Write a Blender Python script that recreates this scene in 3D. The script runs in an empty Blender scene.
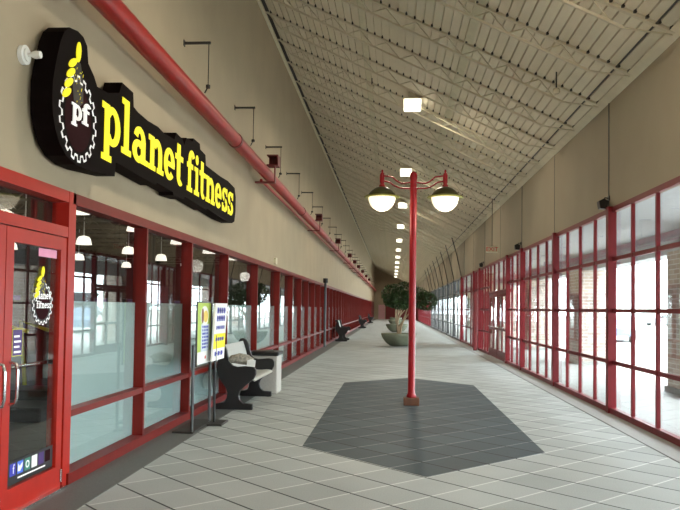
import bpy, bmesh, math, random
from mathutils import Vector, Matrix
random.seed(7)
S = bpy.context.scene
C = S.collection
PI = math.pi
ORD = 'first second third fourth fifth sixth seventh eighth ninth tenth eleventh twelfth thirteenth fourteenth fifteenth sixteenth seventeenth eighteenth nineteenth twentieth'.split()
# ------------------------------------------------------------------ camera
EYE = 1.6
F_PX, YAW, PITCH, ROLL, CY = 728.43, .0728, .0345, .0141, 283.0
fw = Vector((-math.sin(YAW)*math.cos(PITCH), math.cos(YAW)*math.cos(PITCH), math.sin(PITCH)))
rt = Vector((math.cos(YAW), math.sin(YAW), 0))
up = rt.cross(fw)
r2 = rt*math.cos(ROLL) + up*math.sin(ROLL)
u2 = -rt*math.sin(ROLL) + up*math.cos(ROLL)
cd = bpy.data.cameras.new('camera'); cam = bpy.data.objects.new('camera', cd); C.objects.link(cam)
m = Matrix((r2, u2, -fw)).transposed().to_4x4(); m.translation = Vector((0, 0, EYE))
cam.matrix_world = m
cd.sensor_width = 36; cd.lens = F_PX/680*36; cd.shift_y = (CY-255)/680; cd.clip_start = .05; cd.clip_end = 600
S.camera = cam
# ------------------------------------------------------------------ sky and exposure
SKY = 14
EXPO = 0.1
w = bpy.data.worlds.new('sky'); S.world = w; w.use_nodes = True
bg = w.node_tree.nodes['Background']; bg.inputs[0].default_value = (.88, .95, 1, 1); bg.inputs[1].default_value = SKY
S.view_settings.view_transform = 'Standard'; S.view_settings.look = 'None'
S.view_settings.exposure = EXPO; S.view_settings.gamma = 1; S.view_settings.use_curve_mapping = False
LAMP_HIGH = 110     # watts of each high ceiling lamp
LAMP_GLOBE = 14
LAMP_SHOP = 30

# ------------------------------------------------------------------ materials
def srgb(r, g, b):
    f = lambda c: (c/255/12.92) if c/255 <= .04045 else ((c/255+.055)/1.055)**2.4
    return (f(r), f(g), f(b), 1)
def mat(name, rgb, rough=.5, metal=0, var=.06, scale=6, bump=0, spec=.5):
    m = bpy.data.materials.new(name); m.use_nodes = True; nt = m.node_tree; b = nt.nodes['Principled BSDF']
    c = srgb(*rgb); b.inputs['Roughness'].default_value = rough; b.inputs['Metallic'].default_value = metal
    b.inputs['Specular IOR Level'].default_value = spec
    tc = nt.nodes.new('ShaderNodeTexCoord'); n = nt.nodes.new('ShaderNodeTexNoise'); n.inputs['Scale'].default_value = scale
    n.inputs['Detail'].default_value = 5
    nt.links.new(tc.outputs['Object'], n.inputs['Vector'])
    r = nt.nodes.new('ShaderNodeValToRGB'); nt.links.new(n.outputs['Fac'], r.inputs[0])
    r.color_ramp.elements[0].position = .3; r.color_ramp.elements[1].position = .7
    r.color_ramp.elements[0].color = tuple(x*(1-var) for x in c[:3])+(1,)
    r.color_ramp.elements[1].color = tuple(min(1, x*(1+var)) for x in c[:3])+(1,)
    nt.links.new(r.outputs[0], b.inputs['Base Color'])
    if bump:
        bp = nt.nodes.new('ShaderNodeBump'); bp.inputs['Strength'].default_value = bump; bp.inputs['Distance'].default_value = .01
        nt.links.new(n.outputs['Fac'], bp.inputs['Height']); nt.links.new(bp.outputs[0], b.inputs['Normal'])
    return m
def emis(name, rgb, st):
    m = bpy.data.materials.new(name); m.use_nodes = True; b = m.node_tree.nodes['Principled BSDF']
    b.inputs['Base Color'].default_value = (.8, .8, .8, 1)
    b.inputs['Emission Color'].default_value = srgb(*rgb); b.inputs['Emission Strength'].default_value = st
    return m
def glass(name, tint=(.95, .97, .97), refl=1.0):
    m = bpy.data.materials.new(name); m.use_nodes = True; nt = m.node_tree; nt.nodes.remove(nt.nodes['Principled BSDF'])
    t = nt.nodes.new('ShaderNodeBsdfTransparent'); t.inputs[0].default_value = tint+(1,)
    g = nt.nodes.new('ShaderNodeBsdfGlossy'); g.inputs['Roughness'].default_value = .01; g.inputs[0].default_value = (refl, refl, refl, 1)
    f = nt.nodes.new('ShaderNodeFresnel')
    ge = nt.nodes.new('ShaderNodeNewGeometry'); pw = nt.nodes.new('ShaderNodeMapRange')      # same reflectance on both faces of the pane
    pw.inputs['To Min'].default_value = 1.38; pw.inputs['To Max'].default_value = 1/1.38
    nt.links.new(ge.outputs['Backfacing'], pw.inputs['Value']); nt.links.new(pw.outputs[0], f.inputs[0])
    x = nt.nodes.new('ShaderNodeMixShader'); o = nt.nodes['Material Output']
    nt.links.new(f.outputs[0], x.inputs[0]); nt.links.new(t.outputs[0], x.inputs[1]); nt.links.new(g.outputs[0], x.inputs[2])
    nt.links.new(x.outputs[0], o.inputs[0]); return m
def film(name, rgb, alpha):
    m = bpy.data.materials.new(name); m.use_nodes = True; nt = m.node_tree; nt.nodes.remove(nt.nodes['Principled BSDF'])
    t = nt.nodes.new('ShaderNodeBsdfTransparent'); d = nt.nodes.new('ShaderNodeBsdfDiffuse'); d.inputs[0].default_value = srgb(*rgb)
    tl = nt.nodes.new('ShaderNodeBsdfTranslucent'); tl.inputs[0].default_value = srgb(*rgb)
    a = nt.nodes.new('ShaderNodeMixShader'); a.inputs[0].default_value = .25
    nt.links.new(d.outputs[0], a.inputs[1]); nt.links.new(tl.outputs[0], a.inputs[2])
    x = nt.nodes.new('ShaderNodeMixShader'); x.inputs[0].default_value = alpha
    nt.links.new(t.outputs[0], x.inputs[1]); nt.links.new(a.outputs[0], x.inputs[2]); nt.links.new(x.outputs[0], nt.nodes['Material Output'].inputs[0])
    return m
def paver(name, rgb, light, dark, var):
    """square pavers laid at 45 degrees; joints along one diagonal are pale, along the other dark"""
    m = bpy.data.materials.new(name); m.use_nodes = True; nt = m.node_tree; b = nt.nodes['Principled BSDF']; L = nt.links.new
    def M(op, a, c=None, cl=False):
        n = nt.nodes.new('ShaderNodeMath'); n.operation = op; n.use_clamp = cl
        for i, v in enumerate((a, c)):
            if v is None: continue
            if isinstance(v, (int, float)): n.inputs[i].default_value = v
            else: L(v, n.inputs[i])
        return n.outputs[0]
    tc = nt.nodes.new('ShaderNodeTexCoord'); sp = nt.nodes.new('ShaderNodeSeparateXYZ'); L(tc.outputs['Object'], sp.inputs[0])
    x, y = sp.outputs[0], sp.outputs[1]
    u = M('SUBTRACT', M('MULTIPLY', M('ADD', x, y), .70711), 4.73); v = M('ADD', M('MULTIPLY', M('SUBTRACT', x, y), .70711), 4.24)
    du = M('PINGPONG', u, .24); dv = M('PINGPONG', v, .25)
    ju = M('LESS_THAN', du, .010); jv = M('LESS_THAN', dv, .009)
    cu = M('FLOOR', M('DIVIDE', u, .48)); cv = M('FLOOR', M('DIVIDE', v, .50))
    cb = nt.nodes.new('ShaderNodeCombineXYZ'); L(cu, cb.inputs[0]); L(cv, cb.inputs[1])
    wn = nt.nodes.new('ShaderNodeTexWhiteNoise'); wn.noise_dimensions = '2D'; L(cb.outputs[0], wn.inputs[0])
    ns = nt.nodes.new('ShaderNodeTexNoise'); ns.inputs['Scale'].default_value = 90; ns.inputs['Detail'].default_value = 3; L(tc.outputs['Object'], ns.inputs['Vector'])
    nb = nt.nodes.new('ShaderNodeTexNoise'); nb.inputs['Scale'].default_value = .9; nb.inputs['Detail'].default_value = 4; L(tc.outputs['Object'], nb.inputs['Vector'])
    k = M('ADD', M('ADD', M('MULTIPLY', wn.outputs[0], var), M('MULTIPLY', ns.outputs[0], .5)), M('ADD', M('MULTIPLY', nb.outputs[0], .35), 1-.425-var/2))
    def rgbn(c): n = nt.nodes.new('ShaderNodeRGB'); n.outputs[0].default_value = srgb(*c); return n.outputs[0]
    vm = nt.nodes.new('ShaderNodeVectorMath'); vm.operation = 'SCALE'; L(rgbn(rgb), vm.inputs[0]); L(k, vm.inputs['Scale'])
    def mix(f, a, c):
        n = nt.nodes.new('ShaderNodeMix'); n.data_type = 'RGBA'; L(f, n.inputs[0]); L(a, n.inputs[6]); L(c, n.inputs[7]); return n.outputs[2]
    col = mix(jv, vm.outputs[0], rgbn(light)); col = mix(ju, col, rgbn(dark)); L(col, b.inputs['Base Color'])  # pale joint colour paints in window light caught on the paver bevels
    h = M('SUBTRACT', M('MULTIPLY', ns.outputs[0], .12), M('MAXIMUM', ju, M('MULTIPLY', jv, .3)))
    bp = nt.nodes.new('ShaderNodeBump'); bp.inputs['Strength'].default_value = .5; bp.inputs['Distance'].default_value = .006
    L(h, bp.inputs['Height']); L(bp.outputs[0], b.inputs['Normal'])
    b.inputs['Roughness'].default_value = .62; b.inputs['Specular IOR Level'].default_value = .22
    return m
def brick(name, a, c, mo):
    m = bpy.data.materials.new(name); m.use_nodes = True; nt = m.node_tree; b = nt.nodes['Principled BSDF']
    tc = nt.nodes.new('ShaderNodeTexCoord'); sp = nt.nodes.new('ShaderNodeSeparateXYZ'); nt.links.new(tc.outputs['Object'], sp.inputs[0])
    ad = nt.nodes.new('ShaderNodeMath'); ad.operation = 'ADD'; nt.links.new(sp.outputs[0], ad.inputs[0]); nt.links.new(sp.outputs[1], ad.inputs[1])
    cb = nt.nodes.new('ShaderNodeCombineXYZ'); nt.links.new(ad.outputs[0], cb.inputs[0]); nt.links.new(sp.outputs[2], cb.inputs[1])
    t = nt.nodes.new('ShaderNodeTexBrick'); nt.links.new(cb.outputs[0], t.inputs['Vector'])
    t.inputs['Color1'].default_value = srgb(*a); t.inputs['Color2'].default_value = srgb(*c); t.inputs['Mortar'].default_value = srgb(*mo)
    t.inputs['Scale'].default_value = 1; t.inputs['Brick Width'].default_value = .3; t.inputs['Row Height'].default_value = .1; t.inputs['Mortar Size'].default_value = .009
    nt.links.new(t.outputs[0], b.inputs['Base Color']); b.inputs['Roughness'].default_value = .9
    return m
M_wall = mat('painted_block', (170, 156, 130), .75, var=.05, scale=1.3)
M_wallR = mat('painted_panel', (150, 139, 119), .8, var=.05, scale=1.1)
M_ceil = mat('painted_deck', (226, 216, 192), .7, var=.05, scale=1.5)
M_joist = mat('painted_steel', (214, 204, 178), .6, var=.05, scale=3)
M_dark_steel = mat('dark_shade', (58, 56, 52), .5, .3)
M_trim = mat('cream_trim', (215, 208, 180), .6)
M_red = mat('red_enamel', (168, 30, 16), .38, var=.08, spec=.3)
M_redR = mat('dark_red_enamel', (108, 16, 24), .45, var=.08, spec=.3)
M_pole = mat('crimson_enamel', (150, 14, 26), .3, spec=.4)
M_pipe = mat('red_pipe_paint', (150, 26, 24), .4, var=.1, spec=.3)
M_boxr = mat('maroon_paint', (105, 20, 22), .5)
M_redm = mat('storefront_red_brown', (112, 22, 14), .45, var=.08, spec=.25)
M_grey = mat('grey_anodised', (84, 86, 86), .4, .5)
M_black = mat('black_plastic', (24, 24, 25), .4, var=.1)
M_cab = mat('black_brown_acrylic', (15, 8, 7), .7, spec=.05)
M_yel = emis('yellow_letter', (236, 226, 20), .42); M_yel.node_tree.nodes['Principled BSDF'].inputs['Base Color'].default_value = srgb(235, 225, 10)
M_yel2 = mat('yellow_vinyl', (226, 218, 30), .5)
M_white = mat('white_plastic', (235, 235, 230), .4)
M_wvin = emis('white_emissive', (245, 240, 235), .35)  # white with slight emission, shared by sign emblem, door decal and notice writing
M_maroon = mat('maroon_vinyl', (42, 12, 16), .7, spec=.05)
M_glass = glass('clear_glass')
M_glassL = glass('shop_glass', (.92, .95, .94))
M_film = film('frosted_film', (200, 217, 217), .86)
M_chrome = mat('brushed_chrome', (205, 205, 205), .22, 1)
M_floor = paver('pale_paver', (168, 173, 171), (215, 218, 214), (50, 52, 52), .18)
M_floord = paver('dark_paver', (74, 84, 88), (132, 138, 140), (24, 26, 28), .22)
M_border = mat('grey_aggregate', (96, 98, 96), .6, var=.15, scale=60, bump=.2)
M_borderR = mat('pale_concrete', (150, 150, 146), .6, var=.1, scale=30, bump=.1)
M_soffit = mat('pale_grey_soffit', (176, 180, 184), .8)
M_asph = mat('pale_asphalt', (175, 172, 166), .9, var=.08, scale=.8)
M_brick = brick('tan_brick', (186, 170, 158), (160, 142, 130), (206, 202, 196))
M_brickr = brick('red_brick', (150, 60, 54), (120, 44, 42), (160, 130, 120))
M_bronze = mat('olive_bronze', (72, 70, 40), .38, .3)
M_bronzel = mat('brass_rim', (150, 150, 70), .35, .5)
M_globe = emis('lit_globe', (255, 236, 200), 1.25)
M_lampbox = emis('lit_lens', (255, 246, 222), 2.5)
M_shoplamp = emis('lit_shade', (255, 240, 225), 1.6)
M_pot = mat('green_grey_cast_stone', (118, 122, 102), .7, var=.1, scale=8, bump=.2)
M_soil = mat('soil', (60, 48, 36), 1, scale=40, bump=.5)
M_bark = mat('pale_bark', (168, 146, 118), .8, scale=14, bump=.4)
M_leaf = mat('ficus_leaf', (38, 66, 24), .5, var=.4, scale=3)
M_seat = mat('grey_perforated_metal', (176, 178, 172), .5, .1, scale=40)
M_bundle = mat('speckled_grey_cloth', (150, 145, 132), .9, var=.5, scale=30, bump=.6)
M_paper = mat('white_paper', (238, 238, 234), .6)
M_blue = mat('blue_ink', (52, 58, 170), .6); M_grn = mat('lime_ink', (180, 205, 90), .6)
M_pink = mat('pink_paper', (225, 150, 180), .6); M_redink = mat('red_ink', (205, 30, 40), .6)
M_int = mat('interior_dark', (62, 54, 48), .9); M_intf = mat('interior_floor', (70, 70, 70), .5)
M_purple = mat('purple_panel', (70, 40, 110), .5)
M_redpanel = mat('red_panel', (120, 34, 36), .6, var=.1)
M_silver = mat('silver_car_paint', (150, 155, 160), .3, .4); M_bluecar = mat('blue_car_paint', (110, 124, 150), .3, .3)
M_rubber = mat('rubber', (20, 20, 20), .8)

# ------------------------------------------------------------------ mesh helpers
class MB:
    def __init__(s): s.v = []; s.f = []; s.sm = []
    def add(s, vs, fs, smooth=False):
        o = len(s.v); s.v += [tuple(v) for v in vs]; s.f += [tuple(i+o for i in f) for f in fs]; s.sm += [smooth]*len(fs); return s
    def box(s, x0, y0, z0, x1, y1, z1):
        vs = [(x, y, z) for z in (z0, z1) for y in (y0, y1) for x in (x0, x1)]
        return s.add(vs, [(0, 2, 3, 1), (4, 5, 7, 6), (0, 1, 5, 4), (2, 6, 7, 3), (0, 4, 6, 2), (1, 3, 7, 5)])
    def bbox(s, x0, y0, z0, x1, y1, z1, b=.01):          # box with its edges bevelled
        bm = bmesh.new(); bmesh.ops.create_cube(bm, size=1)
        for v in bm.verts: v.co = Vector(((x0+x1)/2+v.co.x*(x1-x0), (y0+y1)/2+v.co.y*(y1-y0), (z0+z1)/2+v.co.z*(z1-z0)))
        bmesh.ops.bevel(bm, geom=list(bm.edges), offset=b, segments=2, affect='EDGES', profile=.5)
        bm.verts.ensure_lookup_table(); bm.verts.index_update()
        s.add([v.co[:] for v in bm.verts], [[v.index for v in f.verts] for f in bm.faces]); bm.free(); return s
    def bar(s, a, b, wd, ht, upv=(0, 0, 1)):             # rectangular bar between two points
        a, b = Vector(a), Vector(b); d = (b-a).normalized(); sd = d.cross(Vector(upv)).normalized(); uu = sd.cross(d)
        vs = [p+sd*sx*wd/2+uu*sz*ht/2 for p in (a, b) for sx, sz in ((-1, -1), (1, -1), (1, 1), (-1, 1))]
        return s.add(vs, [(0, 1, 2, 3), (7, 6, 5, 4), (0, 4, 5, 1), (1, 5, 6, 2), (2, 6, 7, 3), (3, 7, 4, 0)])
    def tube(s, pts, r, n=10, cap=True):
        pts = [Vector(p) for p in pts]; rs = r if isinstance(r, (list, tuple)) else [r]*len(pts); vs = []; nrm = None
        for i, p in enumerate(pts):
            d = (pts[min(i+1, len(pts)-1)]-pts[max(i-1, 0)]).normalized()
            if nrm is None: nrm = d.orthogonal().normalized()
            nrm = (nrm-d*nrm.dot(d)).normalized(); bn = d.cross(nrm)
            vs += [p+(nrm*math.cos(2*PI*k/n)+bn*math.sin(2*PI*k/n))*rs[i] for k in range(n)]
        fs = [(i*n+k, i*n+(k+1) % n, (i+1)*n+(k+1) % n, (i+1)*n+k) for i in range(len(pts)-1) for k in range(n)]
        s.add(vs, fs, True)
        if cap: s.add(vs[:n], [tuple(range(n))[::-1]]); s.add(vs[-n:], [tuple(range(n))])
        return s
    def lathe(s, prof, cx, cy, n=32, cz=0, smooth=True):
        vs = [(cx+r*math.cos(2*PI*k/n), cy+r*math.sin(2*PI*k/n), cz+z) for r, z in prof for k in range(n)]
        fs = [(i*n+k, i*n+(k+1) % n, (i+1)*n+(k+1) % n, (i+1)*n+k) for i in range(len(prof)-1) for k in range(n)]
        return s.add(vs, fs, smooth)
    def prism(s, poly, ax, a, b):                        # polygon of (p, q) pushed along an axis; ax=0: (Y,Z), ax=1: (X,Z), ax=2: (X,Y)
        def P(p, t): return (t, p[0], p[1]) if ax == 0 else ((p[0], t, p[1]) if ax == 1 else (p[0], p[1], t))
        n = len(poly); vs = [P(p, a) for p in poly]+[P(p, b) for p in poly]
        bm = bmesh.new(); V = [bm.verts.new(v) for v in vs]
        f0 = bm.faces.new(V[:n]); f1 = bm.faces.new(V[n:][::-1])
        for i in range(n): bm.faces.new((V[i], V[i+n], V[(i+1) % n+n], V[(i+1) % n]))
        bm.normal_update(); bmesh.ops.triangulate(bm, faces=[f0, f1]); bmesh.ops.recalc_face_normals(bm, faces=list(bm.faces)); bm.verts.index_update()
        s.add([v.co[:] for v in bm.verts], [[v.index for v in f.verts] for f in bm.faces]); bm.free(); return s
    def strip(s, A, B, ax, a, b):                        # closed band between two polylines, given thickness
        n = len(A)
        for i in range(n-1): s.prism([A[i], A[i+1], B[i+1], B[i]], ax, a, b)
        return s
    def build(s, name, m, parent=None, kind=None):
        me = bpy.data.meshes.new(name); me.from_pydata(s.v, [], s.f); me.validate()
        if any(s.sm) and len(me.polygons) == len(s.sm): me.polygons.foreach_set('use_smooth', s.sm)
        me.materials.append(m); o = bpy.data.objects.new(name, me); C.objects.link(o)
        if parent: o.parent = parent
        if kind: o['kind'] = kind
        return o
def fixn(o):
    bm = bmesh.new(); bm.from_mesh(o.data); bmesh.ops.recalc_face_normals(bm, faces=list(bm.faces)); bm.to_mesh(o.data); bm.free(); return o
def tag(o, label, cat, group=None):
    o['label'] = label; o['category'] = cat
    if group: o['group'] = group
    return o
def thing(name, label, cat, loc=(0, 0, 0), group=None):
    o = bpy.data.objects.new(name, None); C.objects.link(o); o.location = loc; o.empty_display_size = .1
    return tag(o, label, cat, group)
def dup(root, loc, label, group=None):
    r = root.copy(); C.objects.link(r); r.location = loc; r['label'] = label
    if group: r['group'] = group
    for ch in list(root.children):
        c = ch.copy(); C.objects.link(c); c.parent = r
        for g in list(ch.children):
            d = g.copy(); C.objects.link(d); d.parent = c
    return r
def text_mesh(txt, size, name, m, parent, mat4, extrude=.004, align='CENTER'):
    cu = bpy.data.curves.new(name, 'FONT'); cu.body = txt; cu.size = size; cu.extrude = extrude; cu.align_x = align; cu.align_y = 'CENTER'; cu.resolution_u = 3
    t = bpy.data.objects.new(name, cu); C.objects.link(t); bpy.context.view_layer.update()
    me = bpy.data.meshes.new_from_object(t.evaluated_get(bpy.context.evaluated_depsgraph_get()))
    bpy.data.objects.remove(t); bpy.data.curves.remove(cu)
    me.transform(mat4); me.materials.clear(); me.materials.append(m)
    o = bpy.data.objects.new(name, me); C.objects.link(o)
    if parent: o.parent = parent
    return o
def facing_x(x, y, z):      # text reads along +Y seen from... the corridor looking at the left wall
    return Matrix(((0, 0, 1, x), (1, 0, 0, y), (0, 1, 0, z), (0, 0, 0, 1)))

XL, XR = -2.88, 3.48
Y0, Y1 = -8.0, 112.0
def cz(x): return 8.128 - .48428*(x-XL)       # height of the underside of the roof deck

# ------------------------------------------------------------------ setting: floor, walls, ceiling
MB().box(XL-.3, Y0, -.2, XR+.12, Y1, 0).build('floor', M_floor, kind='structure')
MB().box(XL-.02, Y0, 0, -2.44, Y1, .004).build('floor_border', M_border, kind='structure')
b = MB().box(3.08, Y0, 0, XR, Y1, .004).build('floor_border', M_borderR, kind='structure')
MB().box(3.062, Y0, 0, 3.08, Y1, .002).build('floor_joint', M_dark_steel, kind='structure')
hx0, hx1, hy0, hy1 = -1.024, 1.732, 8.433, 15.696
MB().prism([(hx0, hy0), ((hx0+hx1)/2, hy0-1.378), (hx1, hy0), (hx1, hy1), ((hx0+hx1)/2, hy1+1.378), (hx0, hy1)], 2, 0, .003).build('floor_inlay', M_floord, kind='structure')
MB().box(XL-.25, Y0, 2.60, XL, Y1, cz(XL)+.3).build('wall_left', M_wall, kind='structure')
wr = MB().box(XR, Y0, 3.27, XR+.25, Y1, cz(XR)+.3).build('wall_right', M_wallR, kind='structure')
sm = MB()
for k in range(-1, 28):
    y = 12.05+4*k
    if k % 2 == 0: sm.box(XR-.012, y-.012, 3.3, XR+.002, y+.012, cz(XR)-.05)
    elif 12 < y < 60: sm.box(XR-.006, y-.008, 3.3, XR+.002, y+.008, cz(XR)-.05)
sm.build('wall_seams', M_dark_steel, wr)
MB().box(XL-.25, Y0-.2, 0, XR+.25, Y0, 8.5).build('wall_back', M_wall, kind='structure')
we = MB().box(XL-.25, Y1, 0, XR+.25, Y1+.2, 8.5).build('wall_front', M_wall, kind='structure')
# roof deck with narrow slots running along the corridor
prof = []; px = .1454; n = int((XR-XL)/px)+1
for k in range(n):
    x = XL+.01+k*px
    prof += [(x, 0), (x+px-.020, 0), (x+px-.020, .05), (x+px, .05)]
pv = [(x, cz(x)+dz) for x, dz in prof if x < XR+.03]
d = MB(); vs = [(x, Y0, z) for x, z in pv]+[(x, Y1, z) for x, z in pv]; N = len(pv)
d.add(vs, [(i, i+N, i+N+1, i+1) for i in range(N-1)])
d.add([(XL-.3, Y0, cz(XL-.3)+.08), (XR+.3, Y0, cz(XR+.3)+.08), (XR+.3, Y1, cz(XR+.3)+.08), (XL-.3, Y1, cz(XL-.3)+.08)], [(0, 1, 2, 3)])
d.build('ceiling', M_ceil, kind='structure')
for x in (-.63, 1.23):
    b = MB(); q = lambda xx, dz: (xx, cz(xx)+dz)
    b.prism([q(x-.065, -.012), q(x+.065, -.012), q(x+.065, .0), q(x-.065, .0)], 1, Y0, Y1)
    b.prism([q(x-.075, -.05), q(x-.06, -.05), q(x-.06, .0), q(x-.075, .0)], 1, Y0, Y1)
    b.build('trim_1' if x < 0 else 'trim_2', M_trim, kind='structure')
MB().box(XL, Y0, cz(XL)-.20, XL+.06, Y1, cz(XL)-.13).build('trim_3', M_trim, kind='structure')
MB().box(XL, Y0, cz(XL)-.05, XL+.12, Y1, cz(XL)-.02).build('gap_shade', M_dark_steel, kind='structure')  # dark strip put in for the shaded gap between wall trim and deck
q = lambda xx, dz: (xx, cz(xx)+dz)
MB().prism([q(XR-.12, -.02), q(XR, -.02), q(XR, -.05), q(XR-.12, -.03)], 1, Y0, Y1).build('trim_5', M_joist, kind='structure')
MB().tube([(3.20, Y0, cz(3.2)-.02), (3.20, Y1, cz(3.2)-.02)], .014, 6).build('trim_6', M_dark_steel, kind='structure')

# roof joists: top chord, bottom chord, zigzag web
DJ = .25
def chord_meshes(det):
    t = MB(); t.bar((XL, 0, cz(XL)-.028), (XR-.02, 0, cz(XR-.02)-.022), .07, .035)
    b = MB(); b.bar((XL+.35, 0, cz(XL+.35)-DJ), (2.81, 0, cz(2.81)-DJ), .045, .03)
    wb = MB(); k = 0; x = XL+.1; n = 6 if det else 4
    while x < 2.65:
        x2 = min(x+.26, 2.81); za, zb = (-.05, -DJ) if k % 2 == 0 else (-DJ, -.05)
        wb.tube([(x, 0, cz(x)+za), (x2, 0, cz(x2)+zb)], .010, n, False); x = x2; k += 1
    wb.tube([(2.81, 0, cz(2.81)-DJ), (3.4, 0, cz(3.4)-.06)], .011, n, False)
    return t, b, wb
JL = 'cream steel roof joist crossing under the ribbed deck'
first = None; jm = None
for k in range(-3, 62):
    y = 10.77+1.62*k
    jl = JL if k < -1 or k > 17 else 'cream steel roof joist, %s across the ceiling counting from the viewer' % ORD[k+1]
    if first is None or k <= 14:
        if first is None:
            first = thing('roof_joist', jl, 'roof joist', (0, y, 0), 'roof joists in a long row under the deck')
            t, b, wb = chord_meshes(True)
            gap = MB(); kk = 0  # dark blocks standing in for the shade in slot gaps above the chord
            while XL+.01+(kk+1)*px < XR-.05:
                xx = XL+.01+(kk+1)*px-.010; gap.box(xx-.017, -.085, cz(xx)-.022, xx+.017, -.037, cz(xx)+.02); kk += 1
            gap.build('slot_shade', M_dark_steel, first, 'stuff')
            t.build('top_chord', M_joist, first); b.build('bottom_chord', M_joist, first); wb.build('web', M_joist, first)
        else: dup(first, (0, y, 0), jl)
    else:
        if jm is None:
            t, b, wb = chord_meshes(False); t.add(b.v, b.f); t.add(wb.v, wb.f); jm = t.build('roof_joist', M_joist); tag(jm, jl, 'roof joist', 'roof joists in a long row under the deck'); jm.location.y = y
        else: o = jm.copy(); C.objects.link(o); o.location.y = y; o['label'] = jl

# ------------------------------------------------------------------ left storefront
MUL = [-4, -1.5, 1.0, 3.9]
MULB = [6.31, 8.30, 10.21, 12.5, 15.28, 18.3, 20.7, 22.7]+[24.6+2*i for i in range(39)]
FR = XL+.015; BK = XL-.14; GX = XL-.10
wn = [0]
def nwin(): wn[0] += 1; return 'window_%d' % wn[0]
def front(ys, mred, filmed=True, extra=None):
    f = MB(); a, c = ys[0], ys[-1]
    f.box(BK, a, 2.5, FR, c, 2.60); f.box(BK, a, .59, FR-.01, c, .65); f.box(BK, a, 0, FR+.02, c, .10)
    for i, y in enumerate(ys):
        if i == 0: continue
        f.box(BK, y-.024, .10, FR, y+.024, 2.5)
    o = f.build(nwin(), mred, kind='structure')
    g = MB()
    for p, q_ in zip(ys[:-1], ys[1:]): g.box(GX-.006, p, .11, GX, q_, 2.5)
    g.build('glass_pane', M_glassL, o)
    if filmed:
        g = MB()
        for p, q_ in zip(ys[:-1], ys[1:]): g.box(GX-.012, p, .11, GX-.009, q_, 1.63)
        g.build('frosted_film', M_film, o)
    return o
front(MUL, M_redm)
i = 0
L = [6.31]+MULB[1:]
cuts = [0, 3, 6, 9, 13, 17, 21, 25, 29, 33, 37, 41, 45]
MB().box(BK, 6.23, 0, FR, 6.37, 2.6).build('trim_7', M_red, kind='structure')
for a, c in zip(cuts[:-1], cuts[1:]):
    front(L[a:c+1], M_redm, L[a] < 45)
MB().box(BK, L[45], 0, FR, Y1, 2.6).build('trim_8', M_boxr, kind='structure')

# entrance doors
door = MB(); door.box(BK, 3.87, 2.5, FR, 6.22, 2.6).box(BK, 3.87, 2.19, FR, 6.22, 2.28).box(BK, 3.87, 0, FR, 4.0, 2.6)
do = door.build('door_frame', M_red, kind='structure'); do.name = 'door_1'
MB().box(GX-.006, 4.0, 2.28, GX, 6.22, 2.5).build('transom_glass', M_glassL, do)
MB().box(BK, 3.9, 0, FR+.04, 6.25, .02).build('threshold', M_chrome, do)
DX = XL+.0
for y0, y1, hs in ((4.02, 5.2, 5.12), (5.21, 6.2, 5.3)):
    lf = MB(); X0, X1 = DX-.035, DX+.012
    lf.box(X0, y0, .02, X1, y1, .20).box(X0, y0, 2.07, X1, y1, 2.18).box(X0, y0, .2, X1, y0+.11, 2.07).box(X0, y1-.10, .2, X1, y1, 2.07)
    lo = lf.build('door_leaf', M_red, do)
    MB().box(DX-.016, y0+.1, .2, DX-.010, y1-.1, 2.07).build('glass_pane', M_glassL, lo)
    hp = MB(); hp.tube([(X1, hs, .84), (X1+.05, hs, .85), (X1+.065, hs, .9), (X1+.065, hs, 1.1), (X1+.05, hs, 1.15), (X1, hs, 1.16)], .012, 8)
    hp.build('pull_handle', M_chrome, lo)
    MB().tube([(X0-.06, y0+.1, 1.10), (X0-.06, y1-.1, 1.10)], .014, 8).box(X0-.07, y0+.02, 1.08, X0, y0+.06, 1.12).box(X0-.07, y1-.06, 1.08, X0, y1-.02, 1.12).build('push_bar', M_chrome, lo)
    MB().tube([(X1+.005, y1-.01, .06), (X1+.005, y1-.01, .17)], .012, 8).build('hinge', M_chrome, lo)
leafB = lo
GXF = DX-.009
def dec(y0, z0, y1, z1, name, m, k=0): return MB().box(GXF+k*.001, y0, z0, GXF+.001+k*.001, y1, z1).build(name, m, leafB)
dec(5.365, 1.195, 5.515, 1.405, 'notice_border', M_yel2, 1); dec(5.37, 1.2, 5.51, 1.4, 'notice', M_purple, 2)
nb = MB()
for k in range(4): nb.box(GXF+.003, 5.39, 1.22+k*.04, GXF+.004, 5.49-.02*(k % 2), 1.235+k*.04)
nb.build('notice_writing', M_wvin, leafB)
dec(5.74, 1.99, 6.06, 2.06, 'pink_notice', M_pink, 1)
# social media strip low on the door glass
dec(5.35, .215, 6.08, .40, 'icon_strip', M_black, 1)
ic = [M_blue, mat('sky_blue_vinyl', (70, 110, 220), .5), mat('teal_vinyl', (60, 130, 110), .5), M_paper, M_purple, M_maroon]
for k, mm in enumerate(ic):
    y = 5.38+k*.113; dec(y, .28, y+.09, .375, 'icon', mm, 2)
text_mesh('f', .1, 'icon_mark', M_paper, leafB, facing_x(GXF+.0035, 5.435, .327), .0004)
bd = MB(); bd.prism([(5.50, .30), (5.535, .295), (5.57, .325), (5.575, .36), (5.55, .35), (5.53, .335), (5.505, .36)], 0, GXF+.003, GXF+.004)
bd.build('icon_mark', M_paper, leafB)
cm = MB()
for k in range(16):
    a, c2 = 2*PI*k/16, 2*PI*(k+1)/16
    cm.prism([(5.651+.03*math.cos(a), .327+.03*math.sin(a)), (5.651+.03*math.cos(c2), .327+.03*math.sin(c2)), (5.651+.018*math.cos(c2), .327+.018*math.sin(c2)), (5.651+.018*math.cos(a), .327+.018*math.sin(a))], 0, GXF+.003, GXF+.004)
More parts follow.
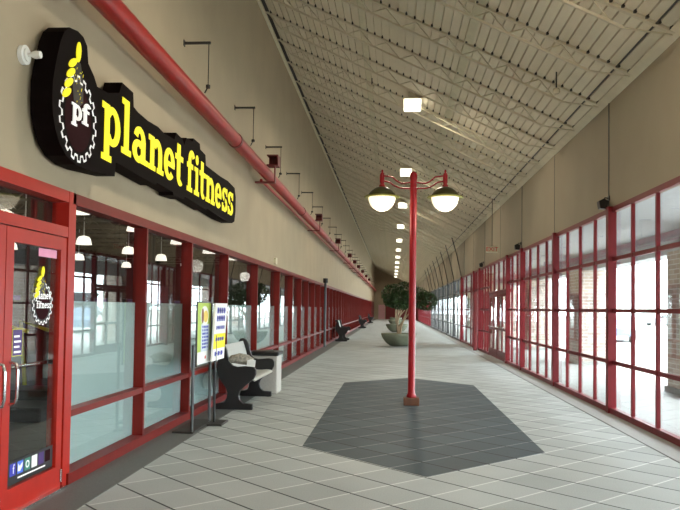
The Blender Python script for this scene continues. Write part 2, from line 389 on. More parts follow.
cm.build('icon_mark', M_paper, leafB)
dec(5.50, .245, 5.95, .257, 'icon_underline', M_wvin, 3)

# gear ring, thumb and lettering shared by the big sign and the door decal
def gear(mb, cy_, cz_, R, x0, x1, teeth=18, wd=.05, ecc=1.0):
    pts = []
    for k in range(teeth):
        for t, rr in ((.0, .93), (.42, .93), (.5, 1.06), (.92, 1.06)):
            a = 2*PI*(k+t)/teeth; pts.append((a, rr*R))
    for i in range(len(pts)):
        (a, r), (c_, s_) = pts[i], pts[(i+1) % len(pts)]
        P = lambda an, ra: (cy_+ra*math.cos(an)*ecc, cz_+ra*math.sin(an))
        mb.prism([P(a, r), P(c_, s_), P(c_, s_-wd*R), P(a, r-wd*R)], 0, x0, x1)
def ellipse(mb, cy_, cz_, ry, rz, x0, x1, ang=0, n=20):
    ca, sa = math.cos(ang), math.sin(ang)
    mb.prism([(cy_+ry*math.cos(2*PI*k/n)*ca-rz*math.sin(2*PI*k/n)*sa, cz_+ry*math.cos(2*PI*k/n)*sa+rz*math.sin(2*PI*k/n)*ca) for k in range(n)], 0, x0, x1)
def emblem(parent, cy_, cz_, R, X, names=True):
    g = MB(); gear(g, cy_, cz_, R, X, X+.006*R/.35); g.build('gear_ring', M_wvin, parent)
    g = MB(); ellipse(g, cy_, cz_+.0*R, .74*R, .80*R, X, X+.002, 0, 32); g.build('emblem_disc', M_maroon, parent)
    h = MB()
    ellipse(h, cy_-.12*R, cz_+1.62*R, .13*R, .26*R, X+.003, X+.010, -.15)
    h.build('thumb', M_yel, parent)
    for k in range(4):
        f = MB(); ellipse(f, cy_+(-.42-.10*k)*R, cz_+(1.26-.27*k)*R, .25*R, .09*R, X+.003+.001*k, X+.010+.001*k, .55); f.build('finger', M_yel, parent)
    k_ = MB(); k_.prism([(cy_-.2*R, cz_+1.4*R), (cy_+.02*R, cz_+1.38*R), (cy_+.2*R, cz_+.95*R), (cy_+.22*R, cz_+.45*R), (cy_-.02*R, cz_+.28*R), (cy_-.3*R, cz_+.4*R), (cy_-.42*R, cz_+.8*R)], 0, X+.002, X+.005)
    k_.build('hand_shape', M_black, parent)
    sp = MB(); rr = random.Random(3)
    for k in range(26):
        yy = cy_+rr.uniform(-.3, .18)*R; zz = cz_+rr.uniform(.35, 1.2)*R; s_ = rr.uniform(.015, .035)*R
        sp.prism([(yy, zz), (yy+s_, zz+s_*.4), (yy+s_*.6, zz+s_*1.6)], 0, X+.005, X+.007)
    sp.build('hand_speckle', M_yel, parent, 'stuff')

def letter_polys(ch):
    """slab serif letter as polygons; x-height 1, ascender 1.48, descender -.42; returns width and pieces"""
    R = lambda a, b, c, d: [(a, b), (c, b), (c, d), (a, d)]
    def arc(cx, c_z, rx, rz, ix, iz, a0, a1, n=16):
        out = []
        for k in range(n):
            a, c = math.radians(a0+(a1-a0)*k/n), math.radians(a0+(a1-a0)*(k+1)/n)
            out.append([(cx+rx*math.cos(a), c_z+rz*math.sin(a)), (cx+rx*math.cos(c), c_z+rz*math.sin(c)), (cx+ix*math.cos(c), c_z+iz*math.sin(c)), (cx+ix*math.cos(a), c_z+iz*math.sin(a))])
        return out
    if ch == 'p': return 1.12, [R(0, .84, .3, 1), R(.14, -.42, .44, 1), R(0, -.42, .58, -.26)]+arc(.62, .5, .48, .5, .18, .32, -140, 140, 22)
    if ch == 'l': return .62, [R(0, 1.3, .3, 1.46), R(.16, 0, .46, 1.46), R(0, 0, .62, .16)]
    if ch == 'i': return .62, [R(0, .84, .3, 1), R(.16, 0, .46, 1), R(0, 0, .62, .16)]+arc(.31, 1.28, .17, .18, 0, 0, 0, 360)
    if ch == 'a': return 1.05, arc(.48, .62, .38, .38, .12, .2, 0, 165)+[R(.58, .14, .87, .66)]+arc(.42, .30, .40, .32, .13, .14, 40, 330, 22)+[R(.58, 0, 1.05, .16)]
    if ch == 'n': return 1.2, [R(0, .84, .3, 1), R(.13, 0, .43, 1), R(0, 0, .54, .15), R(.76, 0, 1.06, .62), R(.66, 0, 1.2, .15)]+arc(.66, .58, .40, .42, .11, .2, 0, 150)
    if ch == 'e': return 1.0, arc(.5, .5, .49, .51, .18, .33, 0, 318, 26)+[R(.2, .42, .97, .58)]
    if ch == 't': return .75, [R(0, .82, .72, 1), R(.16, .3, .46, 1.36)]+arc(.46, .32, .30, .33, .02, .15, 180, 315, 10)
    if ch == 'f': return .8, [R(0, .82, .68, 1), R(.14, 0, .44, 1.1), R(0, 0, .6, .16)]+arc(.52, 1.08, .38, .40, .08, .2, 30, 180, 12)
    if ch == 's': return .92, arc(.46, .72, .42, .29, .15, .12, 20, 255, 16)+arc(.46, .29, .43, .30, .16, .12, -165, 75, 16)+[R(.7, .68, .86, 1.0), R(.04, 0, .2, .34)]
def letter(ch, y0, y1, z0, xh, X, dep, m, parent, name='letter'):
    wd, ps = letter_polys(ch); s = (y1-y0)/wd; mb = MB()
    for k, p in enumerate(ps): mb.prism([(y0+a*s, z0+c*xh) for a, c in p], 0, X, X+dep+.00015*(k % 3))
    return mb.build(name, m, parent)
def word(txt, y0, z0, xh, X, dep, m, parent, ws, name='letter'):
    for ch in txt:
        wd = letter_polys(ch)[0]*xh*ws; letter(ch, y0, y0+wd, z0, xh, X, dep, m, parent, name); y0 += wd+.05*xh
    return y0
# decal on the door glass
ed = MB(); ellipse(ed, 5.83, 1.60, .165, .165, GXF+.0005, GXF+.001, 0, 28); ed.build('decal_disc', M_black, leafB)
emblem(leafB, 5.83, 1.60, .165, GXF+.001)
word('planet', 5.70, 1.64, .045, GXF+.006, .001, M_wvin, leafB, .95, 'decal_letter'); word('fitness', 5.72, 1.565, .042, GXF+.006, .001, M_wvin, leafB, .9, 'decal_letter')

# ------------------------------------------------------------------ the big sign on the left wall
XF = -2.67
sg = thing('storefront_sign', 'black contour-cut wall sign with yellow slab letters and round thumb emblem', 'sign', (0, 0, 0))
out = [(5.458, 3.35), (5.455, 3.20), (5.47, 3.09), (5.52, 2.98), (5.60, 2.88), (5.72, 2.81), (5.90, 2.775), (6.129, 2.775), (6.409, 2.80), (6.76, 2.83), (6.783, 2.97), (7.97, 2.95), (7.99, 2.985), (8.6, 2.975), (8.62, 2.94), (9.07, 2.96), (9.09, 3.0),
       (10.17, 2.97), (10.19, 3.0), (11.2, 2.97), (11.85, 2.98), (12.03, 3.03), (12.1, 3.2), (12.1, 3.45), (12.0, 3.59), (11.5, 3.62), (11.0, 3.60), (10.12, 3.60), (10.08, 3.74), (9.80, 3.76), (9.77, 3.83), (9.45, 3.83), (9.42, 3.78), (9.12, 3.76), (9.03, 3.64), (8.97, 3.70), (8.68, 3.72), (8.62, 3.62),
       (8.4, 3.61), (8.2, 3.60), (8.0, 3.62), (7.66, 3.60), (7.35, 3.61), (7.22, 3.63), (7.20, 3.77), (6.89, 3.78), (6.83, 3.66), (6.6, 3.58), (6.304, 3.557), (6.225, 3.63), (6.10, 3.70), (6.07, 3.84), (5.99, 3.89), (5.88, 3.90), (5.72, 3.87), (5.63, 3.80), (5.57, 3.70), (5.525, 3.58), (5.49, 3.47)]
MB().prism(out, 0, XL+.03, XF).build('cabinet', M_cab, sg)
for y in (6.2, 8.2, 10.2, 11.7): MB().box(XL, y, 3.1, XL+.03, y+.1, 3.4).build('mounting_bracket', M_dark_steel, sg)
cy0, cx0 = 5.93, 3.165
emblem(sg, cy0, cx0, .345, XF)
letter('p', 5.77, 5.96, 3.14, .13, XF+.012, .008, M_wvin, sg); letter('f', 5.97, 6.13, 3.14, .13, XF+.012, .008, M_wvin, sg)
BZ, XH = 3.095, .375
spans = [('p', 6.42, 6.87, 3.10), ('l', 6.90, 7.16, 0), ('a', 7.19, 7.67, 0), ('n', 7.69, 8.21, 0), ('e', 8.22, 8.64, 0), ('t', 8.66, 9.0, 0), ('f', 9.17, 9.50, 0), ('i', 9.52, 9.76, 0), ('t', 9.78, 10.1, 0), ('n', 10.12, 10.64, 0), ('e', 10.65, 11.07, 0), ('s', 11.10, 11.48, 0), ('s', 11.50, 11.9, 0)]
for ch, a, c, _ in spans: letter(ch, a, c, BZ, XH, XF, .006, M_yel, sg)

# small wall fixtures
t = thing('wall_spotlight', 'small white round-base spotlight on the beige wall beside the sign emblem', 'spotlight', (XL, 5.37, 3.52))
fx = MB()
for r, a, c in ((.075, 0, .035), (.05, .035, .05)): fx.tube([(a, 0, 0), (c, 0, 0)], r, 20)
fx.build('base', M_white, t); MB().tube([(.05, 0, 0), (.09, 0, .0)], .015, 8).build('arm', M_white, t)
MB().tube([(.08, .0, .0), (.11, .0, .0), (.15, .0, .0)], [.02, .032, .028], 14).build('head', M_white, t)
tag(MB().bbox(XL, 17.4, 2.64, XL+.06, 17.58, 2.80, .01).build('alarm_box', M_trim), 'small cream alarm box on the left wall just above the red storefront frames', 'alarm')

# ------------------------------------------------------------------ red pipe with its hangers
PX, PZ = -2.615, 4.335
p = thing('red_pipe', 'long thick red pipe running along the upper left wall', 'pipe', (PX, 0, PZ))
MB().tube([(0, Y0, 0), (0, Y1-.01, 0)], .112, 24).build('main_pipe', M_pipe, p)
MB().tube([(-.07, 14.5, -.17), (-.07, Y1-.01, -.17)], .03, 12).build('side_pipe', M_pipe, p)
for k in range(12): MB().tube([(0, 3+8.7*k, 0), (0, 3.1+8.7*k, 0)], .122, 24).build('coupling', M_boxr, p)
hang = None
for k in range(-2, 28):
    y = 9.63+3.2*k; lab = 'thin steel arm and drop rod holding the red pipe, behind the viewer' if k < 0 else ('thin steel arm and drop rod holding the red pipe, %s from the viewer' % ORD[k] if k < 16 else 'thin steel arm and drop rod at the far end of the red pipe')
    if hang is None:
        hang = thing('pipe_hanger', lab, 'pipe hanger', (XL, y, 5.18), 'pipe hangers along the left wall')
        MB().bar((0, 0, 0), (.37, 0, 0), .03, .03).box(0, -.03, -.04, .01, .03, .04).build('arm', M_dark_steel, hang)
        MB().tube([(.345, 0, 0), (.345, 0, -.60)], .007, 6).tube([(.345, 0, -.60), (.30, 0, -.69)], .01, 6).build('rod', M_dark_steel, hang)
        MB().tube([(.345, 0, -.58), (.345, 0, -.62)], .03, 10).build('clamp', M_dark_steel, hang)
    else: dup(hang, (XL, y, 5.18), lab)
for k, y in enumerate((14.5, 23.6, 31.9, 40.6, 46, 51.3, 58, 66, 74)):
    bx = MB().box(.06, y-.15, .105, .29, y+.15, .125).box(.06, y-.15, .30, .29, y+.15, .32).box(.06, y+.13, .125, .29, y+.15, .30).box(.27, y-.15, .125, .29, y+.13, .30).build('junction_box', M_boxr, p)
    MB().box(-.19, y-.06, -.23, .22, y+.06, -.205).box(.2, y-.05, -.205, .22, y+.05, .105).build('saddle_bracket', M_boxr, bx)
# ------------------------------------------------------------------ right glazing
def side_win(y0, y1, muls, m, top=3.27, frame=.048, post=.13, zs=(.0, .80, 1.62, 2.44, 3.19), gl=M_glass, bottom=0):
    f = MB(); a, b_ = XR-.015, XR+.035
    f.box(a-.03, y0, 0, b_, y1, .09)
    for z in zs[1:-1]: f.box(a+.01, y0, z-.03, b_, y1, z+.03)
    f.box(a, y0, zs[-1], b_, y1, top)
    for yy in muls: f.box(a, yy-frame/2, .07, b_, yy+frame/2, zs[-1])
    o = f.build(nwin(), m, kind='structure')
    MB().box(XR+.02, y0, .07, XR+.028, y1, zs[-1]).build('glass_pane', gl, o)
    if post: MB().box(a-.06, y1-post/2, 0, b_+.02, y1+post/2, top+.01).build('post', m, o)
    return o
for k in range(6):
    y0 = -4.1+4*k
    side_win(y0, y0+4, [y0+1, y0+2, y0+3], M_redR)
side_win(19.9, 22.4, [20.8, 21.7], M_redR)
side_win(26.5, 29.5, [27.2, 28.0, 28.8], M_redR)
# glazed entrance between them
f = MB(); f.box(XR-.05, 22.4, 2.16, XR+.09, 26.5, 2.26).box(XR-.05, 22.4, 3.19, XR+.09, 26.5, 3.27)
for y in (22.44, 23.4, 24.45, 25.5, 26.46): f.box(XR-.01, y-.025, 2.26, XR+.04, y+.025, 3.19)
for y in (22.46, 24.45, 26.44): f.box(XR-.04, y-.04, 0, XR+.05, y+.04, 2.16)
ent = f.build('door_2', M_redR, kind='structure'); MB().box(XR+.02, 22.4, 2.26, XR+.028, 26.5, 3.19).build('transom_glass', M_glass, ent)
for y0 in (22.52, 23.45, 24.51, 25.44):
    l = MB(); l.box(XR-.04, y0, .02, XR+.0, y0+.92, .3).box(XR-.04, y0, 2.04, XR, y0+.92, 2.15).box(XR-.04, y0, .3, XR, y0+.08, 2.04).box(XR-.04, y0+.84, .3, XR, y0+.92, 2.04).box(XR-.04, y0+.08, .95, XR, y0+.84, 1.02)
    lo = l.build('door_leaf', M_boxr, ent); MB().box(XR-.025, y0+.07, .3, XR-.019, y0+.85, 2.04).build('glass_pane', M_glassL, lo)
    MB().tube([(XR-.09, y0+.1, 1.05), (XR-.09, y0+.82, 1.05)], .016, 8).build('push_bar', M_chrome, lo)
tag(MB().bbox(3.2, 29.2, 0, 3.34, 29.34, 2.35, .02).build('post', M_boxr), 'dark maroon freestanding post beside the right glazing past the entrance doors', 'post')
side_win(29.5, 31.6, [30.2, 30.9], M_redR)
side_win(31.6, 37.2, [33.0, 35.1], M_redR, gl=M_glass)
ys = [37.2, 42, 46.7, 51.2, 55.8, 60.6, 65.5]
for a, c in zip(ys[:-1], ys[1:]): side_win(a, c, [(a+c)/2], M_grey, frame=.05)
for k in range(8): side_win(65.5+4*k, 69.5+4*k, [67.5+4*k], M_redR)  # windows added where the wall is solid red panels, to brighten the far end
f = MB(); f.box(XR-.05, 97.5, 0, XR+.1, Y1, 3.27); wl = f.build('trim_9', M_redpanel, kind='structure')
f = MB()
for k in range(4): f.box(XR-.08, 98+4*k, 0, XR-.05, 98.2+4*k, 3.27)
f.build('panel_joint', M_redR, wl)
# knee braces at the far bays
br = None
for k in range(8):
    y = 37.2+4.5*k; lab = 'dark knee brace above the grey framed windows, %s from the viewer' % ORD[k]
    if br is None:
        br = MB().tube([(2.95, 0, cz(2.95)-.05), (3.2, 0, 4.4), (3.44, 0, 3.3)], .025, 8).build('knee_brace', M_dark_steel); br.location.y = y; tag(br, lab, 'brace', 'knee braces over the far windows')
    else: o = br.copy(); C.objects.link(o); o.location.y = y; o['label'] = lab
# floodlights on the right wall
fl = None
for k, y in enumerate((12.04, 20.2, 28.4)):
    lab = ['black floodlight on the right wall above the nearest thick window post', 'black floodlight on the right wall just before the entrance doors', 'black floodlight on the right wall just past the entrance doors'][k]
    if fl is None:
        fl = thing('floodlight', lab, 'floodlight', (XR, y, 3.36), 'floodlights on the right wall')
        MB().tube([(0, 0, .08), (-.07, 0, .09), (-.09, 0, .02)], .012, 8).bbox(-.02, -.04, .04, 0, .04, .12, .004).build('bracket', M_black, fl)
        MB().prism([(-.16, -.09), (-.05, -.10), (-.03, .03), (-.1, .07), (-.18, .03)], 1, -.07, .07).build('housing', M_black, fl)
    else: dup(fl, (XR, y, 3.36), lab)
# hanging exit sign
t = thing('exit_sign', 'small white EXIT sign with red letters hanging by the right wall', 'exit sign', (3.15, 23.6, 3.55))
MB().bbox(-.18, -.03, -.1, .18, .03, .1, .008).build('housing', M_trim, t)
text_mesh('EXIT', .19, 'lettering', M_redink, t, Matrix(((1, 0, 0, 0), (0, 0, -1, -.032), (0, 1, 0, 0), (0, 0, 0, 1))), .002)
MB().tube([(0, 0, .1), (0, 0, cz(3.15)-3.57)], .01, 6).build('hanging_rod', M_dark_steel, t)

# ------------------------------------------------------------------ outside the right glazing
MB().box(XR+.12, Y0-30, -.25, 160, 260, -.03).build('ground', M_asph, kind='structure')
MB().box(XR+.12, Y0, -.2, 6.6, Y1, -.01).build('walkway', M_borderR, kind='structure')
cp = MB().box(XR+.25, Y0, 3.35, 6.4, Y1, 3.55).build('canopy_roof', M_soffit, kind='structure')
MB().box(5.9, Y0, 2.85, 6.4, Y1, 3.35).build('canopy_fascia', M_soffit, cp)
pr_ = None
for k, y in enumerate((-1.0, 6.7, 14.3, 23.0, 30.8, 39.0, 47, 55)):
    lab = 'tan brick pier outside the glazing, %s from the viewer' % ORD[k-1] if k else 'tan brick pier outside the glazing behind the viewer'
    if pr_ is None:
        pr_ = thing('brick_pier', lab, 'pier', (6.05, y, -.02), 'brick piers of the outside walkway')
        MB().box(-.4, -.35, 0, .4, 1.2, 2.87).build('shaft', M_brick, pr_); MB().box(-.44, -.4, 0, .44, 1.25, .12).build('plinth', M_borderR, pr_)
    else: dup(pr_, (6.05, y, -.02), lab)
tag(MB().box(4.0, 31.8, -.02, 4.4, 35.0, 3.2).build('brick_wall', M_brickr), 'red brick wall just outside the window beyond the entrance doors', 'wall')
def car(x, y, rz, m, lab):
    t = thing('car', lab, 'car', (x, y, -.03)); t.rotation_euler.z = rz
    body = MB(); P = [(-2.2, .35), (-2.15, .75), (-1.9, .9), (-1.2, .95), (-.6, 1.42), (.7, 1.42), (1.3, .98), (2.0, .85), (2.2, .65), (2.2, .3)]
    body.prism(P, 1, -.85, .85).build('body', m, t)
    MB().prism([(-1.05, .96), (-.55, 1.36), (.65, 1.36), (1.12, .98)], 1, -.86, .86).build('windows', M_black, t)
    for a in (-1.35, 1.35):
        for s_ in (-1, 1): MB().tube([(a, s_*.7, .32), (a, s_*.88, .32)], .32, 20).build('wheel', M_rubber, t)
car(33, 92, .3, M_silver, 'silver car parked far out in the lot, seen through the nearest window bay')
car(12.6, 42, 1.2, M_bluecar, 'blue car parked outside behind the second window bay')
bl = thing('shop_building', 'long low pale building across the parking lot', 'building', (110, 150, -.03))
MB().box(-8, -120, 0, 8, 110, 5).build('walls', mat('grey_render', (84, 84, 86), .9), bl); MB().box(-8.4, -120.4, 5, 8.4, 110.4, 5.8).build('parapet', M_grey, bl)

# ------------------------------------------------------------------ ceiling lamps
HX = .40
def high_lamp():
    t = thing('ceiling_lamp', '', 'ceiling lamp', (HX, 0, 0), 'box lamps in a row under the roof')
    z = 6.25
    MB().bbox(-.2, -.2, z-.06, .19, .19, z+.14, .02).build('lens', M_lampbox, t)
    MB().box(-.22, -.22, z+.14, .22, .22, z+.17).bbox(-.1, -.1, z+.17, .1, .1, z+.34, .01).build('housing', M_joist, t)
    MB().tube([(0, 0, z+.3), (0, 0, cz(HX))], .012, 6).build('stem', M_joist, t)
    MB().bar((.1, .1, z+.05), (1.7, .1, cz(HX+1.7)-.28), .04, .03).build('support_rail', M_trim, t)
    return t
LL = ['brightly lit square box lamp under the roof nearest the street-style lamp, topmost in the picture', 'lit box lamp under the roof, second of the row seen from the top', 'lit box lamp under the roof, third of the row seen from the top']
hl = None; j = 0
for y in (-1.0, 8.0, 16.7, 25.0, 33, 41.5, 50, 58, 66, 74, 82, 90, 98, 106):  # two farthest lamps continue the row, added to brighten the corridor end
    lab = ('lit box lamp under the roof behind the viewer' if y < 0 else 'lit box lamp high overhead before the street-style lamp') if y < 10 else (LL[j] if j < 3 else 'small lit box lamp under the roof, %s of the row going away from the viewer, its two farthest lamps added' % ORD[j])
    if y > 10: j += 1
    if hl is None: hl = high_lamp(); hl['label'] = lab; hl.location.y = y
    else: dup(hl, (HX, y, 0), lab)
    ld = bpy.data.lights.new('lamp_light', 'AREA'); ld.energy = LAMP_HIGH; ld.shape = 'SQUARE'; ld.size = .36; ld.color = (1, .88, .70)
    lo = bpy.data.objects.new('lamp_light', ld); C.objects.link(lo); lo.location = (HX, y, 6.06)

# ------------------------------------------------------------------ street-style lamp post
PXP, PYP = .325, 12.286
t = thing('street_lamp', 'tall crimson lamp post with two domed globe lamps on curled arms', 'street lamp', (PXP, PYP, 0))
MB().bbox(-.13, -.13, .003, .13, .13, .13, .012).build('base', mat('rusty_base', (96, 60, 40), .7, var=.3), t)
MB().lathe([(0, .13), (.085, .13), (.085, .16), (.06, .2), (.057, 3.78), (.064, 3.8), (.064, 3.86), (.05, 3.9), (0, 3.93)], 0, 0, 24).build('pole', M_pole, t)
for s_ in (-1, 1):
    a = MB()
    cx_ = s_*.53
    a.tube([(s_*.05, 0, 3.74), (s_*.2, 0, 3.72), (s_*.28, 0, 3.76), (s_*.36, 0, 3.83), (s_*.5, 0, 3.85)], .014, 8)
    a.tube([(s_*.05, 0, 3.64), (s_*.22, 0, 3.64), (s_*.32, 0, 3.68), (s_*.4, 0, 3.74), (s_*.5, 0, 3.76)], .014, 8)
    a.build('arm', M_pole, t)
    sk = MB().lathe([(0, 3.96), (.012, 3.95), (.02, 3.93), (.012, 3.91), (.03, 3.89), (.04, 3.86), (.04, 3.74), (.03, 3.71), (.05, 3.69), (.05, 3.66), (.03, 3.64), (.06, 3.60), (.06, 3.58), (0, 3.58)], cx_, 0, 20).build('socket', M_pole, t)
    sh = MB().lathe([(.0, 3.665), (.05, 3.662), (.11, 3.642), (.17, 3.60), (.22, 3.545), (.245, 3.50), (.238, 3.50), (.21, 3.54), (.16, 3.59), (.10, 3.62), (0, 3.64)], cx_, 0, 36).build('shade', M_bronze, t)
    MB().lathe([(.235, 3.512), (.30, 3.497), (.305, 3.485), (.30, 3.478), (.235, 3.474), (.235, 3.512)], cx_, 0, 36).build('rim', M_bronzel, sh)
    gp = [(.228*math.cos(a_), 3.485-.24*math.sin(a_)) for a_ in [PI/2*i/12 for i in range(13)]]
    MB().lathe(gp, cx_, 0, 36).build('globe', M_globe, t)
    for yy in (0,):
        ld = bpy.data.lights.new('globe_light', 'POINT'); ld.energy = LAMP_GLOBE; ld.shadow_soft_size = .2; ld.color = (1, .88, .68)
        lo = bpy.data.objects.new('globe_light', ld); C.objects.link(lo); lo.location = (PXP+cx_, PYP, 3.05)

# ------------------------------------------------------------------ benches
prof_b = [(.03, 0), (.61, 0), (.61, .09), (.46, .10), (.41, .15), (.39, .22), (.41, .29), (.47, .35), (.55, .42), (.62, .48), (.655, .55), (.655, .62), (.62, .665), (.55, .68), (.45, .67), (.36, .66), (.29, .68), (.24, .73), (.21, .82), (.19, .92), (.15, 1.0), (.09, 1.035), (.03, 1.025), (.0, .98), (.02, .95), (.07, .96), (.10, .92), (.09, .85), (.05, .74), (.04, .62), (.06, .52), (.12, .42), (.18, .34), (.21, .26), (.20, .18), (.17, .11), (.03, .09)]
def make_bench(label, loc, LN=1.75):
    t = thing('bench', label, 'bench', loc, 'benches along the left storefront')
    for y in (0, LN):
        e = MB().prism(prof_b, 1, y, y+.08).build('end_frame', M_black, t)
        bv = e.modifiers.new('b', 'BEVEL'); bv.width = .012; bv.segments = 2; bv.limit_method = 'ANGLE'
    back = [(.06, .98), (.09, .9), (.12, .8), (.145, .7), (.165, .6), (.175, .53)]
    seat = [(.19, .50), (.24, .47), (.32, .455), (.42, .455), (.52, .465), (.59, .455), (.62, .43)]
    for nm, P in (('backrest', back), ('seat', seat)):
        mb = MB()
        mb.strip(P, [(a+.012, c+.022) if nm == 'seat' else (a+.025, c+.004) for a, c in P], 1, .08, LN); mb.build(nm, M_seat, t)
    MB().tube([(.2, .08, .4), (.2, LN, .4)], .02, 8).tube([(.45, .08, .41), (.45, LN, .41)], .02, 8).build('rail', M_black, t)
    return t
bench = make_bench('black and grey bench behind the sign stands, nearest to the viewer', (-2.76, 11.2, .004))
dup(bench, (-2.78, 35.0, .004), 'black scroll-ended bench further along the storefront, second from the viewer')
dup(bench, (-2.78, 58.5, .004), 'small distant black bench by the storefront, third from the viewer')
dup(bench, (-2.78, 80, .004), 'tiny farthest bench by the storefront')
# cloth bundle and paper on the bench
bn = MB(); ring = []
pts = [(0, 0, 0), (.03, .02, .01), (.15, .05, .02), (.28, .08, .0), (.36, .1, -.02), (.38, .1, -.02)]
bn.tube([(p_[0], p_[1], p_[2]) for p_ in pts], [.01, .06, .085, .075, .05, .01], 18)
rr = random.Random(5); bn.v = [(x+rr.uniform(-.008, .008), y+rr.uniform(-.008, .008), z+rr.uniform(-.008, .008)) for x, y, z in bn.v]
o = bn.build('cloth_bundle', M_bundle); o.location = (-2.53, 11.19, .772); tag(o, 'speckled grey bundle lying over the end of the nearest bench', 'bundle')
o = MB().prism([(0, 0), (.13, -.01), (.14, .09), (.07, .11), (.01, .09)], 1, 0, .012).build('paper_sheet', M_paper); o.location = (-2.24, 11.14, .685); tag(o, 'crumpled white paper beside the grey bundle on the nearest bench', 'paper')

# litter bin
t = thing('trash_bin', 'pale grey litter bin with black lid behind the nearest bench', 'trash bin', (-2.38, 13.6, .004))
MB().bbox(-.27, -.27, 0, .27, .27, .70, .02).build('body', mat('pale_stone', (176, 172, 164), .8, scale=30), t)
MB().bbox(-.30, -.30, .70, .30, .30, .77, .02).build('lid', M_black, t)
MB().box(-.2, -.2, .77, .2, .2, .78).build('ashtray', M_dark_steel, t)

# sign stands
t = thing('sign_stand', 'steel sign stand holding the lime-bordered poster, nearer of two', 'sign stand', (-2.50, 9.05, .004))
MB().bbox(-.24, -.05, 0, .03, 1.0, .025, .006).build('base', M_dark_steel, t)
for y in (0, .86): MB().tube([(0, y, .02), (0, y, 1.1 if y == 0 else 1.72)], .02, 12).build('upright', M_grey, t)
pf = MB().bbox(-.012, .14, .84, .012, .80, 1.64, .003).build('poster', M_grn, t)
MB().box(.012, .14, .84, .014, .80, 1.0).build('poster_foot', M_paper, pf)
MB().box(.012, .30, 1.0, .0138, .74, 1.36).build('poster_panel', mat('pale_blue_ink', (205, 215, 225), .6), pf)
c_ = MB(); ellipse(c_, .47, 1.47, .2, .13, .0125, .014); c_.build('poster_picture', M_paper, pf)
c_ = MB(); ellipse(c_, .52, 1.46, .12, .08, .014, .015); c_.build('poster_picture', mat('yellow_ink', (230, 200, 90), .6), pf)
c_ = MB(); ellipse(c_, .36, 1.47, .06, .1, .0145, .0155); c_.build('poster_picture', mat('brown_ink', (130, 80, 60), .6), pf)
pw = MB(); rr = random.Random(2)
for k in range(7):
    z = 1.04+.045*k
    for j_ in range(4): pw.box(.0138, .36+.08*j_, z, .0146, .36+.08*j_+rr.uniform(.04, .07), z+.028)
pw.build('poster_lettering', M_blue, pf)
MB().box(.014, .50, .90, .0146, .56, .94).build('poster_logo', M_redink, pf)
MB().box(.0, .14, 1.64, .016, .80, 1.66).box(-.01, .12, .82, .01, .14, 1.66).box(-.01, .8, .82, .01, .82, 1.66).build('poster_frame', M_grey, pf)
t2 = thing('sign_stand', 'slim black sign stand holding the white and blue poster, farther of two', 'sign stand', (-2.41, 9.80, .004))
MB().bbox(-.05, -.18, 0, .15, .25, .025, .006).build('base', M_dark_steel, t2)
MB().tube([(0, .02, .02), (0, .02, 1.2)], .018, 10).build('upright', M_black, t2)
def tilt(mb): mb.v = [(x, y+(z-.9)*.2, z) for x, y, z in mb.v]; return mb
pf = tilt(MB().box(-.012, -.18, .86, .012, .50, 1.64)).build('poster', M_paper, t2)
tilt(MB().box(.012, -.18, 1.02, .0135, .50, 1.22)).build('poster_panel', mat('bright_yellow_ink', (235, 225, 20), .6), pf)
pw = MB()
for z, h_, n_ in ((1.5, .08, 4), (1.39, .08, 5), (1.28, .05, 6), (1.12, .05, 4), (.92, .06, 3)):
    for j_ in range(n_):
        y = -.08+.5/n_*j_; pw.box(.0135, y, z, .0145, y+.34/n_, z+h_); pw.box(.0135, y, z+h_*.4, .0145, y+.42/n_, z+h_*.65)
tilt(pw).build('poster_lettering', M_blue, pf)

# steel pole by the storefront
t = thing('steel_pole', 'thin grey pole with a dark cap standing against the left storefront', 'pole', (-2.75, 29.6, .004))
MB().tube([(0, 0, 0), (0, 0, 2.62)], .05, 14).build('shaft', M_grey, t); MB().tube([(0, 0, 2.62), (0, 0, 2.8)], .1, 14).build('cap', M_black, t)

